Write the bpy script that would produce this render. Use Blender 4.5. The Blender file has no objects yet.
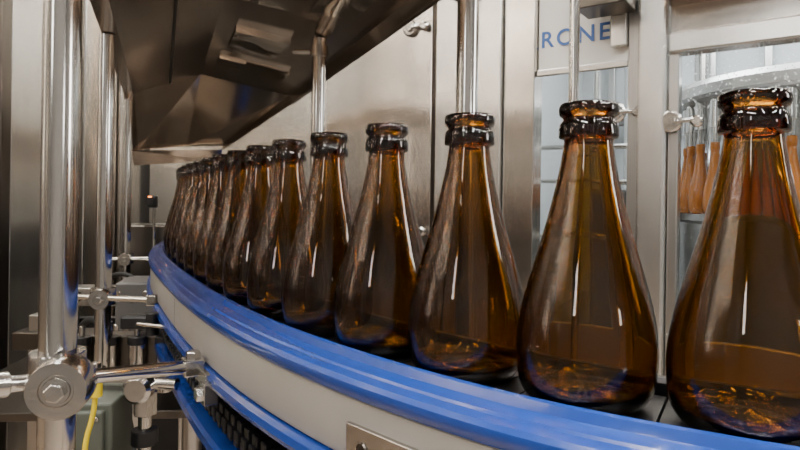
import bpy, bmesh, math, random
from mathutils import Vector, Matrix
random.seed(4)
E = 1.25   # eye height; heights below are given relative to it
C = bpy.context.scene.collection

# ------------------------------------------------------------ materials
def newmat(name):
    m = bpy.data.materials.new(name); m.use_nodes = True
    nt = m.node_tree
    return m, nt, nt.nodes['Principled BSDF']
def plain(name, col, rough=.5, metal=0.0, noise=.0, scale=20, bump=0.0, coat=0.0):
    m, nt, b = newmat(name)
    b.inputs['Base Color'].default_value = (*col, 1)
    b.inputs['Roughness'].default_value = rough
    b.inputs['Metallic'].default_value = metal
    b.inputs['Coat Weight'].default_value = coat
    tc = nt.nodes.new('ShaderNodeTexCoord'); n = nt.nodes.new('ShaderNodeTexNoise')
    n.inputs['Scale'].default_value = scale; n.inputs['Detail'].default_value = 5
    nt.links.new(tc.outputs['Object'], n.inputs['Vector'])
    if noise:
        mx = nt.nodes.new('ShaderNodeMix'); mx.data_type = 'RGBA'
        mx.inputs[6].default_value = (*[c*(1-noise) for c in col], 1)
        mx.inputs[7].default_value = (*[min(1, c*(1+noise)) for c in col], 1)
        nt.links.new(n.outputs['Fac'], mx.inputs[0]); nt.links.new(mx.outputs[2], b.inputs['Base Color'])
    if bump:
        bp = nt.nodes.new('ShaderNodeBump'); bp.inputs['Strength'].default_value = bump
        bp.inputs['Distance'].default_value = .002
        nt.links.new(n.outputs['Fac'], bp.inputs['Height']); nt.links.new(bp.outputs['Normal'], b.inputs['Normal'])
    return m
def steel(name, col=(.62, .6, .57), rough=.28, stretch=(60, 60, 1.2), var=.12, bump=.15, wave=0.0, wscale=(2.6, 2.6, 2.6)):
    m, nt, b = newmat(name)
    b.inputs['Metallic'].default_value = 1
    tc = nt.nodes.new('ShaderNodeTexCoord'); mp = nt.nodes.new('ShaderNodeMapping')
    mp.inputs['Scale'].default_value = stretch
    n = nt.nodes.new('ShaderNodeTexNoise'); n.inputs['Scale'].default_value = 6; n.inputs['Detail'].default_value = 3
    nt.links.new(tc.outputs['Object'], mp.inputs[0]); nt.links.new(mp.outputs[0], n.inputs['Vector'])
    mx = nt.nodes.new('ShaderNodeMix'); mx.data_type = 'RGBA'
    mx.inputs[6].default_value = (*[c*(1-var) for c in col], 1)
    mx.inputs[7].default_value = (*[min(1, c*(1+var)) for c in col], 1)
    nt.links.new(n.outputs['Fac'], mx.inputs[0]); nt.links.new(mx.outputs[2], b.inputs['Base Color'])
    b.inputs['Roughness'].default_value = rough
    prev = None
    if bump:
        bp = nt.nodes.new('ShaderNodeBump'); bp.inputs['Strength'].default_value = bump; bp.inputs['Distance'].default_value = .0006
        nt.links.new(n.outputs['Fac'], bp.inputs['Height']); prev = bp
    if wave:
        mp2 = nt.nodes.new('ShaderNodeMapping'); mp2.inputs['Scale'].default_value = wscale
        n2 = nt.nodes.new('ShaderNodeTexNoise'); n2.inputs['Scale'].default_value = 1; n2.inputs['Detail'].default_value = 1
        nt.links.new(tc.outputs['Object'], mp2.inputs[0]); nt.links.new(mp2.outputs[0], n2.inputs['Vector'])
        b2 = nt.nodes.new('ShaderNodeBump'); b2.inputs['Strength'].default_value = wave; b2.inputs['Distance'].default_value = .05
        nt.links.new(n2.outputs['Fac'], b2.inputs['Height'])
        if prev: nt.links.new(prev.outputs['Normal'], b2.inputs['Normal'])
        prev = b2
    if prev: nt.links.new(prev.outputs['Normal'], b.inputs['Normal'])
    return m
def emis(name, col, s):
    m, nt, b = newmat(name)
    b.inputs['Base Color'].default_value = (*col, 1)
    b.inputs['Emission Color'].default_value = (*col, 1); b.inputs['Emission Strength'].default_value = s
    return m

M_steel = steel('brushed_steel', (.50, .485, .46))
M_post = steel('polished_tube', (.63, .615, .585), .15, (1, 1, 30), .06, .03)
M_panel = steel('panel_steel', (.72, .705, .67), .27, (22, 22, .4), .04, 0, wave=.16, wscale=(5, 5, .4))
M_panelw = steel('panel_steel_warm', (.62, .585, .54), .20, (22, 22, .4), .05, 0, wave=.24, wscale=(4, 4, .4))
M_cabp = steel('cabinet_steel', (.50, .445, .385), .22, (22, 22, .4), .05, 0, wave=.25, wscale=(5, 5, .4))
M_dark = steel('dark_hood_steel', (.62, .53, .45), .16, (2, 2, 2), .12, 0, wave=.06, wscale=(3, 3, 3))
M_reflpatch = steel('reflection_patch_steel', (.85, .80, .73), .06, (2, 2, 2), .05, 0, wave=.1, wscale=(9, 9, 9))  # brighter steel for the added patches that imitate hood reflections
M_dark2 = steel('dark_trim_steel', (.13, .115, .10), .3)
M_cast = plain('cast_steel', (.55, .53, .50), .18, 1, .12, 40, .25)
M_blue = plain('blue_plastic', (.010, .045, .26), .22, 0, .12, 60, .10, .3)
M_white = plain('wear_white', (.37, .35, .315), .38, 0, .14, 14, .1)
M_black = plain('black_plastic', (.007, .007, .008), .38, 0, .2, 40, .2)
M_belt = plain('belt_black', (.005, .0045, .004), .4, 0, .3, 60, .2)
M_rubber = plain('rubber', (.012, .012, .012), .6)
M_yellow = plain('yellow_jacket', (.80, .60, .01), .4)
M_green = plain('greygreen_paint', (.08, .09, .072), .5, 0, .1)
M_grey = plain('grey_paint', (.11, .105, .10), .5, 0, .1)
M_wall = plain('wall_paint', (.17, .16, .15), .7, 0, .08, 3)
M_ceil = plain('ceiling_paint', (.10, .095, .09), .8, 0, .05, 3)
M_floor = plain('floor_epoxy', (.30, .24, .19), .25, 0, .25, 4, .1)
M_inner = plain('cabin_lining', (.46, .48, .48), .45, 0, .08, 4)
M_sign = plain('sign_white', (.58, .56, .515), .5, 0, .04)
M_text = plain('sign_blue', (.03, .09, .28), .5)
M_amber = plain('amber_simple', (.40, .13, .015), .12, 0, .2, 20)
M_lamp = emis('lamp_diffuser', (1, .97, .93), 40)
M_glint = emis('glint_panel_glow', (1, .97, .92), 15)  # glow of the added, unseen panels behind the bottle highlights
M_lampin = emis('lamp_inside', (.94, .97, 1), 15)
M_led = emis('status_led', (1, .25, .04), 6)

# amber bottle glass
m, nt, b = newmat('amber_glass'); M_glass = m
b.inputs['Base Color'].default_value = (1, .98, .94, 1)
b.inputs['Transmission Weight'].default_value = 1; b.inputs['Roughness'].default_value = .0
b.inputs['IOR'].default_value = 1.54
tc = nt.nodes.new('ShaderNodeTexCoord'); mp = nt.nodes.new('ShaderNodeMapping'); mp.inputs['Scale'].default_value = (34, 34, 9)
n = nt.nodes.new('ShaderNodeTexNoise')
n.inputs['Scale'].default_value = 1; n.inputs['Detail'].default_value = 1
bp = nt.nodes.new('ShaderNodeBump'); bp.inputs['Strength'].default_value = .15; bp.inputs['Distance'].default_value = .003
nt.links.new(tc.outputs['Object'], mp.inputs[0]); nt.links.new(mp.outputs[0], n.inputs['Vector']); nt.links.new(n.outputs['Fac'], bp.inputs['Height'])
nt.links.new(bp.outputs['Normal'], b.inputs['Normal'])
va = nt.nodes.new('ShaderNodeVolumeAbsorption'); va.inputs['Color'].default_value = (.822, .708, .13, 1)
va.inputs['Density'].default_value = 1100
nt.links.new(va.outputs[0], nt.nodes['Material Output'].inputs['Volume'])

def pane(name, drops):
    m, nt, b = newmat(name)
    out = nt.nodes['Material Output']
    b.inputs['Base Color'].default_value = (.9, .93, .95, 1); b.inputs['Roughness'].default_value = .12
    tr = nt.nodes.new('ShaderNodeBsdfTransparent'); tr.inputs[0].default_value = (.90, .92, .93, 1)
    mix = nt.nodes.new('ShaderNodeMixShader')
    tc = nt.nodes.new('ShaderNodeTexCoord'); v = nt.nodes.new('ShaderNodeTexVoronoi'); v.inputs['Scale'].default_value = 95
    nt.links.new(tc.outputs['Object'], v.inputs['Vector'])
    mr = nt.nodes.new('ShaderNodeMapRange'); mr.inputs[1].default_value = .08; mr.inputs[2].default_value = .24
    mr.inputs[3].default_value = drops; mr.inputs[4].default_value = .012
    sx = nt.nodes.new('ShaderNodeSeparateXYZ'); nt.links.new(tc.outputs['Object'], sx.inputs[0])
    hr = nt.nodes.new('ShaderNodeMapRange'); hr.inputs[1].default_value = 1.42; hr.inputs[2].default_value = 1.58
    hr.inputs[3].default_value = .15; hr.inputs[4].default_value = 1
    nt.links.new(sx.outputs['Z'], hr.inputs[0])
    ml = nt.nodes.new('ShaderNodeMath'); ml.operation = 'MULTIPLY'
    nt.links.new(v.outputs['Distance'], mr.inputs[0]); nt.links.new(mr.outputs[0], ml.inputs[0]); nt.links.new(hr.outputs[0], ml.inputs[1])
    nt.links.new(ml.outputs[0], mix.inputs[0]); nt.links.new(tr.outputs[0], mix.inputs[1]); nt.links.new(b.outputs[0], mix.inputs[2])
    nt.links.new(mix.outputs[0], out.inputs['Surface'])
    return m
M_pane = pane('window_pane', .06); M_panewet = pane('window_pane_wet', 1.0)

# ------------------------------------------------------------ helpers
def empty(name, loc=(0, 0, 0), parent=None):
    o = bpy.data.objects.new(name, None); o.empty_display_size = .05; C.objects.link(o); o.location = loc
    if parent: o.parent = parent
    return o
def mk(name, verts, faces, mat, parent=None, smooth=False, bevel=0, autos=False):
    me = bpy.data.meshes.new(name); me.from_pydata([tuple(v) for v in verts], [], faces); me.update()
    bm = bmesh.new(); bm.from_mesh(me); bmesh.ops.recalc_face_normals(bm, faces=bm.faces); bm.to_mesh(me); bm.free()
    o = bpy.data.objects.new(name, me); C.objects.link(o); me.materials.append(mat)
    if smooth:
        for p in me.polygons: p.use_smooth = True
    if bevel:
        md = o.modifiers.new('b', 'BEVEL'); md.width = bevel; md.segments = 2; md.limit_method = 'ANGLE'
    if parent: o.parent = parent
    return o
BF = [(0, 1, 2, 3), (4, 5, 6, 7), (0, 1, 5, 4), (1, 2, 6, 5), (2, 3, 7, 6), (3, 0, 4, 7)]
def box(name, c, s, mat, parent=None, rot=0, bevel=.002):
    x, y, z = [k/2 for k in s]; ca, sa = math.cos(rot), math.sin(rot)
    vs = []
    for dz in (-z, z):
        for dx, dy in ((-x, -y), (x, -y), (x, y), (-x, y)):
            vs.append((c[0]+dx*ca-dy*sa, c[1]+dx*sa+dy*ca, c[2]+dz))
    return mk(name, vs, BF, mat, parent, bevel=bevel)
def lathe(name, prof, mat, parent=None, origin=(0, 0, 0), axis=(0, 0, 1), seg=40, closed=False):
    q = Vector((0, 0, 1)).rotation_difference(Vector(axis).normalized())
    vs, fs = [], []; n = len(prof)
    for i in range(seg):
        a = 2*math.pi*i/seg
        for r, h in prof:
            vs.append(q @ Vector((r*math.cos(a), r*math.sin(a), h)) + Vector(origin))
    for i in range(seg):
        j = (i+1) % seg
        for k in range(n-1 if not closed else n):
            k2 = (k+1) % n
            fs.append((i*n+k, j*n+k, j*n+k2, i*n+k2))
    o = mk(name, vs, fs, mat, parent, True)
    bm = bmesh.new(); bm.from_mesh(o.data); bmesh.ops.remove_doubles(bm, verts=bm.verts, dist=1e-6)
    bmesh.ops.recalc_face_normals(bm, faces=bm.faces); bm.to_mesh(o.data); bm.free()
    try: o.data.set_sharp_from_angle(angle=math.radians(38))
    except Exception: pass
    return o
def rod(name, p, q, r, mat, parent=None, seg=32, ch=.001):
    p = Vector(p); q = Vector(q); L = (q-p).length
    return lathe(name, [(0, 0), (r-ch, 0), (r, ch), (r, L-ch), (r-ch, L), (0, L)], mat, parent, p, (q-p), seg)
def hexbolt(name, p, axis, r, h, mat, parent=None):
    return lathe(name, [(0, 0), (r, 0), (r, h*.85), (r*.85, h), (0, h)], mat, parent, p, axis, 6)
def tube_curve(name, pts, r, mat, parent=None):
    cu = bpy.data.curves.new(name, 'CURVE'); cu.dimensions = '3D'; cu.bevel_depth = r; cu.bevel_resolution = 4
    sp = cu.splines.new('NURBS'); sp.points.add(len(pts)-1); sp.use_endpoint_u = True; sp.order_u = 3
    for i, p in enumerate(pts): sp.points[i].co = (*p, 1)
    o = bpy.data.objects.new(name, cu); C.objects.link(o); cu.materials.append(mat)
    if parent: o.parent = parent
    return o

# ------------------------------------------------------------ conveyor path
PH = [(-.6, 78), (-.27, 72), (-.162, 70), (-.054, 66), (.054, 60), (.162, 49), (.27, 43), (.378, 39), (.486, 35), (.594, 32), (.702, 30),
      (.81, 29), (.918, 28), (1.03, 27.5), (1.13, 27), (1.24, 26), (1.35, 24), (1.46, 22), (1.6, 20), (1.8, 16), (2.0, 12), (2.6, 8)]
def phi(s):
    if s <= PH[0][0]: return math.radians(PH[0][1])
    for (a, u), (c, v) in zip(PH, PH[1:]):
        if s <= c: return math.radians(u+(v-u)*(s-a)/(c-a))
    return math.radians(PH[-1][1])
def path(s):
    x, y = .235, .40; n = max(1, int(abs(s)/.003)); ds = s/n
    for i in range(n):
        f = phi(ds*(i+.5)); x -= math.sin(f)*ds; y += math.cos(f)*ds
    return x, y, phi(s)
S0, S1 = -.42, 2.35
NS = int((S1-S0)/.018)
PTS = [path(S0+(S1-S0)*i/NS) for i in range(NS+1)]
def off(pt, o, h):
    x, y, f = pt
    return (x-math.cos(f)*o, y-math.sin(f)*o, E+h)
def sweep(name, prof, mat, parent, bevel=0, smooth=True):
    vs, fs = [], []; n = len(prof)
    for p in PTS:
        for o, h in prof: vs.append(off(p, o, h))
    for i in range(len(PTS)-1):
        for k in range(n):
            k2 = (k+1) % n; fs.append((i*n+k, (i+1)*n+k, (i+1)*n+k2, i*n+k2))
    fs.append(tuple(range(n))); fs.append(tuple((len(PTS)-1)*n+k for k in range(n)))
    o = mk(name, vs, fs, mat, parent, smooth)
    if smooth:
        try: o.data.set_sharp_from_angle(angle=math.radians(28))
        except Exception: pass
    return o

conv = empty('bottle_conveyor')
BELT = -.150
vs, fs = [], []
s = S0+.01
while s < S1-.02:
    p = path(s); q = path(s+.0225)
    b0 = len(vs)
    for hh in (BELT-.006, BELT):
        for pt, o in ((p, -.047), (p, .047), (q, .047), (q, -.047)): vs.append(off(pt, o, hh))
    for f in BF: fs.append(tuple(b0+k for k in f))
    s += .0245
mk('belt_slats', vs, fs, M_belt, conv)
sweep('belt_bed', [(-.05, -.158), (.05, -.158), (.05, -.185), (-.05, -.185)], M_black, conv)
sweep('rail_upper', [(.0485, -.160), (.0485, -.1415), (.0500, -.1385), (.0535, -.1375), (.0565, -.1385), (.058, -.1415), (.0595, -.1450), (.063, -.1462), (.072, -.1472),
                     (.0735, -.1492), (.0775, -.1495), (.084, -.1505), (.0870, -.154), (.0877, -.158), (.0862, -.1635), (.0835, -.167), (.078, -.168), (.055, -.168)], M_blue, conv)
sweep('rail_upper_back', [(-.0525, -.160), (-.0525, -.1415), (-.0555, -.138), (-.062, -.138), (-.066, -.141), (-.083, -.149),
                          (-.0875, -.158), (-.0835, -.1695), (-.055, -.171)], M_black, conv)
sweep('side_plate', [(.062, -.1675), (.080, -.1675), (.0815, -.169), (.0815, -.218), (.080, -.221), (.062, -.221)], M_white, conv)
sweep('side_plate_back', [(-.062, -.1705), (-.080, -.1705), (-.0815, -.173), (-.0815, -.3), (-.062, -.3)], M_dark2, conv)
sweep('rail_lower', [(.05, -.2225), (.084, -.2225), (.089, -.226), (.0905, -.233), (.087, -.240), (.08, -.2435), (.074, -.2455), (.05, -.2455)], M_blue, conv)
sweep('rail_return', [(.052, -.32), (.074, -.32), (.078, -.326), (.078, -.338), (.07, -.344), (.052, -.344)], M_blue, conv)
sweep('inner_beam', [(-.06, -.225), (.02, -.225), (.02, -.36), (-.06, -.36)], M_black, conv)
vs, fs = [], []
s = S0+.01
while s < S1-.02:
    p = path(s); q = path(s+.013)
    for (o1, o2, h1, h2) in ((.026, .048, -.262, -.274), (.050, .070, -.283, -.296), (.030, .066, -.272, -.286), (.040, .062, -.298, -.312)):
        b0 = len(vs)
        for hh in (h2, h1):
            for pt, o in ((p, o1), (p, o2), (q, o2), (q, o1)): vs.append(off(pt, o, hh))
        for f in BF: fs.append(tuple(b0+k for k in f))
    s += .0245
mk('return_chain', vs, fs, M_black, conv, bevel=.0015)
for sl in (-.3, .55, 1.4, 2.2):
    p = path(sl)
    a = off(p, -.02, -.36)
    rod('leg', (a[0], a[1], 0.01), a, .022, M_steel, conv)
    rod('leg_foot', (a[0], a[1], 0), (a[0], a[1], .02), .045, M_steel, conv)
def sidebox(name, s, length, o1, o2, h1, h2, mat, bevel=.001):
    p = path(s-length/2); q = path(s+length/2)
    vs = []
    for hh in (h2, h1):
        for pt, o in ((p, o1), (p, o2), (q, o2), (q, o1)): vs.append(off(pt, o, hh))
    return mk(name, vs, BF, mat, conv, bevel=bevel)
sidebox('mount_plate', .235, .075, .082, .0865, -.1875, -.26, M_cast)
for ds, hh in ((-.018, -.205), (.018, -.205)):
    p = path(.235+ds); a = off(p, .086, hh); f = p[2]
    lathe('mount_slot', [(0, 0), (.006, 0), (.0055, .0018), (.004, .0018), (.0035, .0006), (0, .0006)], M_dark2, conv, a, (-math.cos(f), -math.sin(f), 0), 20)
sidebox('plate_seam', .86, .0012, .0805, .0818, -.169, -.221, M_black, 0)

# ------------------------------------------------------------ bottles
outer = [(0, .004), (.026, .002), (.034, 0), (.0395, .0012), (.0445, .0055), (.0485, .012), (.0505, .021), (.0516, .034), (.0515, .045), (.0502, .058),
         (.0476, .072), (.0442, .086), (.0402, .100), (.0359, .115), (.0319, .129), (.0282, .143), (.0252, .156), (.0225, .168), (.0202, .180),
         (.0186, .190), (.0179, .1955)]
lip = [(.0179, .1970), (.0185, .1978), (.0209, .1983), (.0217, .1992), (.0220, .2010), (.0218, .2060), (.0212, .2095), (.0197, .2112), (.0189, .2124), (.0189, .2136), (.0197, .2146),
       (.0213, .2156), (.0220, .2178), (.0221, .2205), (.0216, .2232), (.0203, .2247), (.0180, .2250), (.0160, .2246), (.0148, .2232)]
inner = [(.0137, .2200), (.0135, .205), (.0140, .196), (.0156, .188), (.0173, .178), (.0197, .166), (.0224, .154), (.0255, .141), (.0291, .127),
         (.0330, .113), (.0372, .098), (.0411, .084), (.0444, .070), (.0468, .057), (.0481, .045), (.0481, .034), (.0470, .022), (.0445, .0140), (.039, .0098), (.030, .0090), (.012, .013), (0, .015)]
def catmull(P, n=3):
    out = []
    for i in range(len(P)-1):
        p0 = P[max(i-1, 0)]; p1 = P[i]; p2 = P[i+1]; p3 = P[min(i+2, len(P)-1)]
        for k in range(n):
            t = k/n
            out.append(tuple(max(0, .5*((2*b)+(-a+c)*t+(2*a-5*b+4*c-d)*t*t+(-a+3*b-3*c+d)*t**3)) for a, b, c, d in zip(p0, p1, p2, p3)))
    out.append(P[-1]); return out
prof = catmull(outer, 3)+lip+catmull(inner, 3)
b0 = lathe('beer_bottle', prof, M_glass, None, seg=72)
try: b0.data.set_sharp_from_angle(angle=math.radians(75))
except Exception: pass
first = True
for k in range(-2, 20):
    x, y, f = path(.108*k)
    o = b0 if first else bpy.data.objects.new('beer_bottle', b0.data)
    if not first: C.objects.link(o)
    first = False
    o.location = (x, y, E+BELT+.0003); o.rotation_euler = (0, 0, random.uniform(0, 6.28))

# ------------------------------------------------------------ support posts with clamps (left side)
def support(name, x, y, r, s_att, htop, hrod):
    root = empty(name)
    rod('tube', (x, y, .01), (x, y, E+htop), r, M_post, root, 40)
    lathe('foot', [(0, 0), (.06, 0), (.06, .01), (r+.008, .016), (r+.008, .05), (0, .05)], M_cast, root, (x, y, 0))
    p = path(s_att); a = Vector(off(p, .083, hrod))
    return root, a
def clamp(root, c, ax, R, d):
    ax = Vector(ax).normalized()
    lathe('clamp_head', [(0, 0), (R*.98, 0), (R, R*.06), (R, d-R*.12), (R*.93, d), (R*.55, d), (R*.52, d-R*.06), (R*.45, d-R*.06), (R*.42, d), (0, d)], M_cast, root, c, ax, 40)
    hexbolt('clamp_bolt', Vector(c)+ax*d, ax, R*.33, R*.26, M_cast, root)

px_, py_ = -.391, .69
root, a = support('support_post', px_, py_, .020, .62, .348, -.224)
aim = Vector((px_, py_-.034, E-.204))
dr = (aim-a).normalized()
rod('cross_rod', a+dr*.012, aim+dr*.22, .0088, M_post, root)
rod('cross_sleeve', aim-dr*.050, aim-dr*.014, .0140, M_cast, root)
rod('cross_sleeve', aim+dr*.03, aim+dr*.07, .0135, M_cast, root)
lathe('clamp_body', [(.0205, -.026), (.029, -.026), (.030, -.024), (.030, .024), (.029, .026), (.0205, .026)], M_cast, root, (px_, py_, E-.205), closed=True)
clamp(root, (px_+.022, py_-.020, E-.207), (.25, -1, 0), .032, .040)
bk = path(.62)
box('rod_block', a+dr*.016, (.026, .024, .022), M_cast, root, bk[2], .002)
hexbolt('block_knob', a+dr*.016+Vector((0, 0, .0105)), (0, 0, 1), .010, .010, M_cast, root)
for (ds, w, hh, h2, oo) in ((.60, .05, -.224, -.242, .0925), (.565, .022, -.230, -.256, .100)):
    o = sidebox('angle_bracket', ds, w, .0822, oo, hh, h2, M_cast); o.parent = root
p = path(.565); hexbolt('bracket_bolt', off(p, .100, -.243), (-math.cos(p[2]), -math.sin(p[2]), 0), .009, .008, M_cast, root)

for (x, y, r, sa, R) in ((-.640, 1.30, .0165, 1.12, .022), (-.955, 2.10, .015, 2.0, .022)):
    root, a = support('support_post', x, y, r, sa, .348, -.215)
    aim = Vector((x, y-.026, E-.217)); dr = aim-a; dr.z = 0; dr.normalize()
    rod('cross_rod', a, aim+dr*.06, .0065, M_post, root)
    lathe('clamp_body', [(r+.0003, -.018), (r+.009, -.018), (r+.009, .018), (r+.0003, .018)], M_cast, root, (x, y, E-.217), closed=True)
    clamp(root, (x+.008, y-.018, E-.219), (.1, -1, 0), R, .022)
    box('rod_block', a+dr*.01, (.02, .02, .022), M_cast, root, 0, .002)
    rod('end_cap', aim+dr*.045, aim+dr*.065, .011, M_cast, root)
lev = empty('clamp_lever')
box('lever_body', (-.505, 1.165, E-.243), (.060, .03, .026), M_black, lev, .15, .005)
rod('lever_hub', (-.475, 1.16, E-.268), (-.475, 1.16, E-.225), .012, M_black, lev)
rod('lever_stem', (-.53, 1.165, E-.245), (-.44, 1.13, E-.245), .004, M_cast, lev)
# photo-electric sensor on its own stalk beside the far end of the belt
sen = empty('photoelectric_sensor')
rod('stalk', (-.925, 2.26, .01), (-.925, 2.26, E-.02), .006, M_post, sen, 16)
box('sensor_body', (-.925, 2.245, E-.02), (.035, .05, .045), M_black, sen, .3, .006)
rod('sensor_lens', (-.925, 2.222, E-.02), (-.925, 2.212, E-.02), .013, M_rubber, sen, 20)
box('status_light', (-.925, 2.2185, E-.001), (.012, .004, .005), M_led, sen, 0, 0)

for (x, y, r, top) in ((.098, .90, .0165, .345), (-.19, 1.37, .0160, .366)):
    root = empty('hood_post')
    rod('tube', (x, y, .01), (x, y, E+top), r, M_post, root, 40)
    lathe('foot', [(0, 0), (.05, 0), (.05, .01), (r+.008, .016), (r+.008, .05), (0, .05)], M_cast, root, (x, y, 0))
    lathe('collar', [(r+.0002, -.012), (r+.005, -.012), (r+.005, .012), (r+.0002, .012)], M_cast, root, (x, y, E+top-.03), closed=True)
rod('side_pin', (-.25, 1.37, E+.335), (-.205, 1.37, E+.335), .006, M_cast, root)
root = empty('frame_post')
rod('tube', (.43, 1.5, .01), (.43, 1.5, E+1.2), .013, M_post, root, 32)
lathe('foot', [(0, 0), (.05, 0), (.05, .01), (.02, .016), (.02, .05), (0, .05)], M_cast, root, (.43, 1.5, 0))

# ------------------------------------------------------------ hood over the belt
hood = empty('conveyor_hood')
def HL(a, h, y): return (-.397*y+a, y, E+h)
sec = [(-.135, .35), (-.135, .375), (.126, .45), (.43, .38), (.435, .38), (.435, .32), (.43, .32), (.43, .352), (.126, .42), (-.10, .353), (-.10, .35)]
vs = []; fs = []
rows = [(y, sec) for y in (.5, 1.0, 1.5, 2.05)]
rows.append((2.5, [(-.135, .19), (-.135, .205), (.10, .235), (.25, .23), (.255, .23), (.255, .20), (.25, .20), (.25, .215), (.10, .21), (-.10, .193), (-.10, .19)]))
n = len(sec)
for y, sc in rows:
    for a, h in sc: vs.append(HL(a, h, y))
for i in range(len(rows)-1):
    for k in range(n):
        k2 = (k+1) % n; fs.append((i*n+k, (i+1)*n+k, (i+1)*n+k2, i*n+k2))
fs.append(tuple(range(n))); fs.append(tuple((len(rows)-1)*n+k for k in range(n)))
mk('hood_sheet', vs, fs, M_dark, hood)
mk('hood_end', [HL(-.13, .19, 2.5), HL(.25, .2, 2.5), HL(.24, .155, 2.53), HL(-.12, .13, 2.53), HL(-.13, .19, 2.505), HL(.25, .2, 2.505), HL(.24, .155, 2.535), HL(-.12, .13, 2.535)], BF, M_dark, hood)
mk('hood_rib', [HL(.02, .386, .5), HL(.02, .386, 2.05), HL(.026, .388, 2.05), HL(.026, .388, .5), HL(.02, .392, .5), HL(.02, .392, 2.05), HL(.026, .394, 2.05), HL(.026, .394, .5)], BF, M_dark2, hood)
mk('hood_edge', [HL(.4352, .318, .5), HL(.4352, .318, 2.05), HL(.4352, .332, 2.05), HL(.4352, .332, .5), HL(.439, .318, .5), HL(.439, .318, 2.05), HL(.439, .332, 2.05), HL(.439, .332, .5)], BF, M_post, hood)
def facet(a): return .42-(a-.126)*(.42-.352)/(.43-.126)
for (y1, y2, a1, a2, tl) in ((.78, .98, .17, .27, .004), (1.02, 1.20, .29, .38, -.006), (1.08, 1.24, .15, .25, .010), (1.42, 1.62, .17, .30, .012), (1.72, 1.86, .16, .36, .008)):
    t_ = .005   # added bright patches standing in for reflections in the hood, each tilted differently
    mk('reflection_patch', [HL(a1, facet(a1)-t_-max(0, tl), y1), HL(a2, facet(a2)-t_-max(0, tl), y1), HL(a2, facet(a2)-t_, y2), HL(a1, facet(a1)-t_-max(0, -tl), y2),
                        HL(a1, facet(a1)+.001, y1), HL(a2, facet(a2)+.001, y1), HL(a2, facet(a2)+.001, y2), HL(a1, facet(a1)+.001, y2)], BF, M_reflpatch, hood)

# ------------------------------------------------------------ machine enclosure behind
enc = empty('machine_enclosure')
D = Vector((.809, -.588, 0)).normalized(); N = Vector((-.588, -.809, 0)).normalized(); B0 = Vector((.693, 1.6, E))
ang = math.atan2(D.y, D.x)
def W(u, v, h): return B0+D*u+N*v+Vector((0, 0, h))
def wbox(name, u1, u2, v1, v2, h1, h2, mat, parent=enc, bevel=.003):
    c = W((u1+u2)/2, (v1+v2)/2, (h1+h2)/2)
    return box(name, c, (abs(u2-u1), abs(v2-v1), abs(h2-h1)), mat, parent, ang, bevel)
F = -E
TOP = 1.30
wbox('panel_far', -2.42, -1.20, -.04, 0, F, TOP, M_panel)
wbox('panel_mid', -1.19, -.715, -.04, .025, F, TOP, M_panelw)
wbox('gap_strip', -.715, -.69, -.04, .0, F, TOP, M_dark2)
wbox('panel_wide', -.69, -.455, -.04, .04, F, TOP, M_panel)
wbox('panel_narrow', -.452, -.352, -.04, .022, F, TOP, M_panelw)
wbox('pillar_main', -.055, .018, -.05, .035, F, TOP, M_panel, bevel=.008)
wbox('pillar_jamb', -.085, -.056, -.04, .01, F, TOP, M_steel)
wbox('pillar_right', .62, .70, -.05, .035, F, TOP, M_panel, bevel=.008)
wbox('panel_right', .70, 1.5, -.04, .0, F, TOP, M_panel)
wbox('door_1_lower', -.35, -.086, -.03, 0, F, -.34, M_steel)
wbox('door_2_lower', .02, .62, -.03, .01, F, -.34, M_steel)
wbox('door_2_beam', .02, .62, -.04, .022, .395, .45, M_panel, bevel=.006)
wbox('door_2_stile', .02, .045, -.03, .012, -.34, .395, M_steel)
wbox('header_right', .02, .62, -.04, .0, .452, TOP, M_panelw)
wbox('header_left', -.35, -.086, -.04, .0, .385, TOP, M_sign)
wbox('header_trim', -.35, -.086, -.0, .012, .375, .395, M_steel)
wbox('header_bracket', -.128, -.086, .001, .03, .43, TOP, M_panel)
wbox('header_shroud', -.190, -.058, .031, .14, .515, .95, M_dark2)
wbox('header_canopy', .02, .62, .0, .10, .52, .60, M_dark)
wbox('window_1', -.35, -.086, -.022, -.016, -.34, .385, M_pane, bevel=0)
wbox('window_2', .045, .62, -.022, -.016, -.34, .395, M_panewet, bevel=0)
wbox('lining_back', -.72, 1.5, -1.45, -1.40, F, TOP, M_inner)
wbox('lining_left', -.74, -.70, -1.40, -.05, F, TOP, M_inner)
wbox('lining_right', 1.46, 1.5, -1.40, -.05, F, TOP, M_inner)
wbox('roof', -2.42, 1.5, -1.45, -.0, TOP, TOP+.03, M_steel)
wbox('deck', -.70, 1.46, -1.40, -.05, -.50, -.46, M_steel)
for v in (-.35, -1.1):
    wbox('interior_lamp', -.45, 1.3, v-.03, v+.03, .93, .96, M_lampin)
for i, h in enumerate((.50, .22)):
    wbox('back_lamp', .25, .95, -1.395, -1.37, h, h+.035, M_lampin)
for u in (-.55, -.3, -.1, .12, .35, .7, 1.05):
    wbox('lining_rib', u, u+.03, -1.37, -1.34, -.45, .9, M_steel)
wbox('lining_beam', -.6, 1.4, -1.33, -1.28, -.02, .05, M_grey)
wbox('lining_beam', -.6, 1.4, -1.33, -1.28, .38, .43, M_grey)
def hinge(u, h, v):
    ax = N
    lathe('hinge_disc', [(0, 0), (.028, 0), (.028, .010), (.023, .014), (.012, .014), (.012, .022), (0, .022)], M_cast, enc, W(u, v, h), ax, 32)
    lathe('hinge_disc_small', [(0, 0), (.015, 0), (.015, .012), (.010, .016), (0, .016)], M_cast, enc, W(u+.062, v+.006, h-.003), ax, 24)
    rod('hinge_pin', W(u, v+.012, h), W(u+.075, v+.012, h), .006, M_cast, enc)
hinge(-.80, .585, .026)
hinge(-.80, -.10, .026)
hinge(-.115, .25, .012)
hinge(.03, .215, .02)
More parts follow.
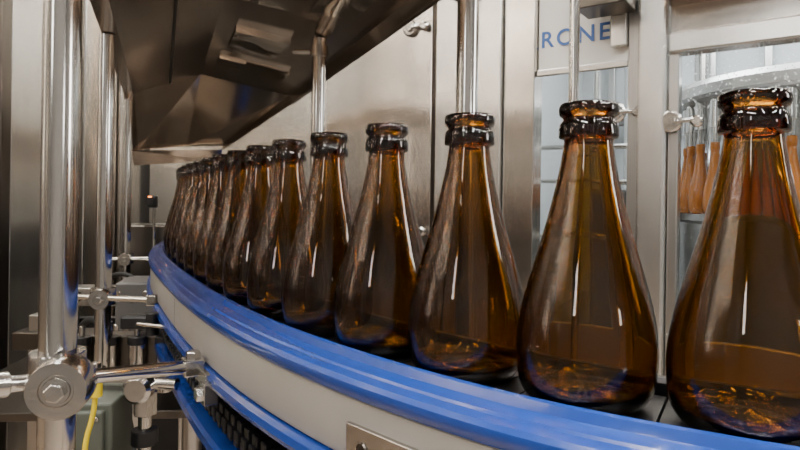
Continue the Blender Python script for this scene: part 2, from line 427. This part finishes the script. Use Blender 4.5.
cu = bpy.data.curves.new('sign_lettering', 'FONT'); cu.body = 'KRONES'; cu.size = .068; cu.extrude = .0012; cu.space_character = 1.22; cu.offset = .0008
t = bpy.data.objects.new('sign_lettering', cu); C.objects.link(t); cu.materials.append(M_text)
t.location = W(-.395, .0015, .462); t.rotation_euler = (math.pi/2, 0, ang); t.parent = enc

car = empty('filling_carousel', parent=enc)
cc = W(.34, -.66, 0)
lathe('turntable', [(0, -.46), (.40, -.46), (.42, -.44), (.42, -.06), (.44, -.05), (.44, -.03), (0, -.03)], M_steel, car, cc, seg=64)
lathe('drum', [(0, -.03), (.20, -.03), (.20, .33), (.43, .33), (.44, .34), (.44, .37), (.42, .39), (0, .39)], M_steel, car, cc, seg=64)
bottleprof = [(r*.66, h) for r, h in [(0, .0)]+outer[2:]+[(.0205, .2), (.0215, .212), (.02, .224), (0, .224)]]
for i in range(32):
    a = 2*math.pi*i/32
    q = cc+Vector((math.cos(a)*.39, math.sin(a)*.39, 0))
    lathe('filling_bottle', bottleprof, M_amber, car, q+Vector((0, 0, -.03)), seg=16)
    rod('valve_stem', q+Vector((0, 0, .194)), q+Vector((0, 0, .24)), .009, M_cast, car, 12)
    rod('valve_body', q+Vector((0, 0, .24)), q+Vector((0, 0, .33)), .017, M_post, car, 14)
pip = empty('process_piping', parent=enc)
for u, v, r in ((-.27, -.3, .012), (-.2, -.5, .02), (-.14, -.28, .008), (-.05, -.9, .03), (-.35, -1.0, .025)):
    rod('pipe', W(u, v, -.46), W(u, v, TOP), r, M_post, pip, 20)
for h in (-.12, .08, .2):
    rod('pipe', W(-.6, -.36, h), W(-.12, -.36, h-.01), .009, M_post, pip, 16)
wbox('valve_block', -.33, -.22, -.62, -.48, -.46, .05, M_grey, pip, .01)
wbox('valve_block', -.20, -.12, -.80, -.70, -.46, .22, M_steel, pip, .01)

# ------------------------------------------------------------ left side cabinet line
cab = empty('stainless_cabinet')
yy = -.4
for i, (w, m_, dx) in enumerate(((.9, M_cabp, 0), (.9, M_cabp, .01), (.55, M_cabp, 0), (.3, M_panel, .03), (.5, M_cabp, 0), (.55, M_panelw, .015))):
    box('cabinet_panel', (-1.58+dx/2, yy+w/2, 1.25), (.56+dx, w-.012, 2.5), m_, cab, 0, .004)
    yy += w
box('cabinet_core', (-1.62, 1.45, 1.24), (.5, 3.7, 2.46), M_dark2, cab)
for y in (1.52, 2.35):
    box('cabinet_upright', (-1.25, y, 1.25), (.05, .05, 2.5), M_post, cab, 0, .004)
box('cabinet_gasket', (-1.285, 1.93, 1.25), (.03, .05, 2.4), M_dark2, cab, 0, .003)

# ------------------------------------------------------------ lower-left equipment
jb = empty('junction_box')
box('box_body', (-.50, 1.0, E-.44), (.085, .10, .22), M_green, jb, .1, .004)
box('box_lid', (-.50, .945, E-.44), (.075, .012, .20), M_green, jb, .1, .003)
for dx in (-.03, .03):
    hexbolt('lid_screw', (-.50+dx, .94, E-.35), (0, -1, 0), .004, .003, M_cast, jb)
rod('box_stand', (-.50, 1.0, 0), (-.50, 1.0, E-.55), .018, M_steel, jb)
cab2 = empty('sensor_cable')
tube_curve('jacket', [(-.402, .80, E-.262), (-.403, .80, E-.29), (-.412, .79, E-.33), (-.405, .78, E-.42), (-.41, .79, E-.6), (-.44, .8, .01)], .0034, M_yellow, cab2)
rod('plug', (-.402, .80, E-.268), (-.402, .80, E-.244), .0085, M_yellow, cab2, 16)
rod('nut', (-.402, .80, E-.244), (-.402, .80, E-.222), .0065, M_cast, cab2, 16)
mf = empty('machine_frame')
box('frame_beam', (-.92, 2.0, E-.33), (.50, .08, .06), M_steel, mf, .1, .004)
box('frame_beam', (-.83, 1.72, E-.41), (.50, .07, .05), M_dark2, mf, .05, .004)
box('frame_block', (-.72, 1.75, E-.31), (.16, .16, .14), M_grey, mf, .2, .006)
box('frame_block', (-.98, 2.4, E-.22), (.20, .2, .22), M_dark2, mf, .2, .006)
box('frame_tray', (-.80, 1.6, E-.50), (.60, .5, .02), M_dark2, mf, .1, .003)
box('darkening_sheet', (-.82, 2.1, .42), (.72, .04, .82), M_black, mf, .1, .003)  # black sheet added behind the fittings to darken this corner
for x, y in ((-1.1, 2.0), (-.68, 2.0), (-1.02, 1.72), (-.60, 1.74), (-.98, 2.4)):
    box('frame_leg', (x, y, (E-.34)/2), (.05, .05, E-.34), M_steel, mf, 0, .003)
for i in range(5):
    rod('frame_bolt', (-.78+.03*i, 1.66, E-.385), (-.78+.03*i, 1.66, E-.355-.01*(i % 2)), .009, M_cast, mf, 12)
for i in range(4):
    hexbolt('block_bolt', (-.775+.035*i, 1.665+.005*i, E-.27-.02*(i % 2)), (0, -1, 0), .008, .008, M_cast, mf)
tube_curve('hose', [(-.9, 1.7, E-.38), (-.8, 1.55, E-.30), (-.7, 1.5, E-.36), (-.62, 1.45, E-.5), (-.6, 1.45, E-.8)], .009, M_rubber, mf)
tube_curve('hose', [(-.95, 1.9, E-.28), (-.85, 1.8, E-.22), (-.76, 1.8, E-.26), (-.72, 1.8, E-.5)], .007, M_rubber, mf)
tube_curve('hose', [(-.70, 1.3, E-.42), (-.60, 1.25, E-.40), (-.55, 1.25, E-.46), (-.52, 1.2, E-.7), (-.52, 1.2, .02)], .008, M_rubber, mf)
bank = empty('air_cylinder_bank')
box('bank_plate', (-.60, 1.36, E-.36), (.24, .05, .10), M_dark2, bank, .1, .004)
for i in range(4):
    x = -.69+.058*i
    rod('cylinder', (x, 1.31+.006*i, E-.43), (x, 1.31+.006*i, E-.325), .017, M_cast, bank, 20)
    rod('cylinder_cap', (x, 1.31+.006*i, E-.325), (x, 1.31+.006*i, E-.308), .020, M_black, bank, 20)
    rod('piston', (x, 1.31+.006*i, E-.308), (x, 1.31+.006*i, E-.285+.01*(i % 2)), .006, M_post, bank, 12)
    rod('fitting', (x, 1.293+.006*i, E-.37), (x, 1.270+.006*i, E-.37), .007, M_cast, bank, 6)
box('bank_stand', (-.60, 1.36, (E-.41)/2), (.05, .04, E-.41), M_steel, bank, .1, .003)
ft = empty('guide_adjuster')
rod('adjuster_column', (-.428, 1.02, 0.01), (-.428, 1.02, E-.30), .011, M_post, ft)
rod('adjuster_nut', (-.428, 1.02, E-.37), (-.428, 1.02, E-.33), .020, M_cast, ft, 6)
rod('adjuster_arm', (-.56, 1.03, E-.315), (-.37, 1.01, E-.315), .010, M_post, ft)
lathe('adjuster_head', [(0, 0), (.024, 0), (.024, .02), (.018, .026), (0, .026)], M_cast, ft, (-.428, 1.005, E-.318), (0, -1, 0), 24)
rod('adjuster_knob', (-.428, 1.02, E-.42), (-.428, 1.02, E-.395), .022, M_black, ft, 16)

# ------------------------------------------------------------ room shell
box('floor', (.6, 1.2, -.05), (6.4, 7.6, .1), M_floor, None, 0, 0)
box('ceiling', (.6, 1.2, 3.35), (6.4, 7.6, .1), M_ceil, None, 0, 0)
box('wall_left', (-2.55, 1.2, 1.65), (.1, 7.6, 3.3), M_wall, None, 0, 0)
box('wall_right', (3.75, 1.2, 1.65), (.1, 7.6, 3.3), M_wall, None, 0, 0)
box('wall_back', (.6, 4.95, 1.65), (6.2, .1, 3.3), M_wall, None, 0, 0)
box('wall_front', (.6, -2.55, 1.65), (6.2, .1, 3.3), M_wall, None, 0, 0)

def ceiling_lamp(x, y, ry, L=1.5, power=32, col=(1, .965, .91)):
    root = empty('ceiling_lamp', (x, y, 3.16)); root.rotation_euler = (0, 0, ry)
    box('lamp_housing', (0, 0, .05), (.16, L+.06, .07), M_grey, root)
    box('lamp_diffuser', (0, 0, 0), (.10, L, .03), M_lamp, root)
    for sx in (-.5, .5):
        rod('lamp_hanger', (0, sx, .08), (0, sx, .142), .005, M_steel, root, 8)
    l = bpy.data.lights.new('lamp_light', 'AREA'); l.shape = 'RECTANGLE'; l.size = .10; l.size_y = L; l.energy = power; l.color = col
    o = bpy.data.objects.new('lamp_light', l); C.objects.link(o); o.location = (0, 0, -.02); o.parent = root
for x, y, r in ((-.8, -.9, .1), (.45, -.8, .0), (1.7, -1.0, -.1), (2.5, -.2, .3), (-.9, 1.1, 0.1), (.75, .65, .6), (-1.1, 2.9, 0), (.3, .1, 1.3)):
    ceiling_lamp(x, y, r)
def glint_panel(x, y, z, w, h, along_x):  # glowing panels added out of view to put streak highlights on the bottles
    root = empty('glint_panel')
    if along_x:
        box('glint_panel_tray', (x, y-.035, z), (w+.05, .05, h+.05), M_grey, root); box('lamp_diffuser', (x, y, z), (w, .03, h), M_glint, root)
    else:
        box('glint_panel_tray', (x+.035, y, z), (.05, w+.05, h+.05), M_grey, root); box('lamp_diffuser', (x, y, z), (.03, w, h), M_glint, root)
glint_panel(-2.1, -2.44, 2.5, .30, .9, True)
glint_panel(2.7, -2.44, 1.9, .35, .4, True)
glint_panel(3.64, .1, 2.1, .5, 1.3, False)
for u in (.0, .8):
    l = bpy.data.lights.new('cabin_light', 'AREA'); l.shape = 'RECTANGLE'; l.size = .8; l.size_y = .5; l.energy = 20; l.color = (.95, .975, 1)
    o = bpy.data.objects.new('cabin_light', l); C.objects.link(o); o.location = W(u, -.7, .92); o.parent = enc
w = bpy.data.worlds.new('world'); w.use_nodes = True; bpy.context.scene.world = w
w.node_tree.nodes['Background'].inputs[0].default_value = (.5, .5, .5, 1); w.node_tree.nodes['Background'].inputs[1].default_value = .1

# ------------------------------------------------------------ camera
cam = bpy.data.cameras.new('camera'); co = bpy.data.objects.new('camera', cam); C.objects.link(co)
cam.lens = 27; cam.sensor_width = 36; cam.shift_y = -.031; cam.clip_start = .02
co.matrix_world = Matrix.Translation((0, 0, E)) @ Matrix.Rotation(math.pi/2, 4, 'X') @ Matrix.Rotation(.015, 4, 'Z')
bpy.context.scene.camera = co
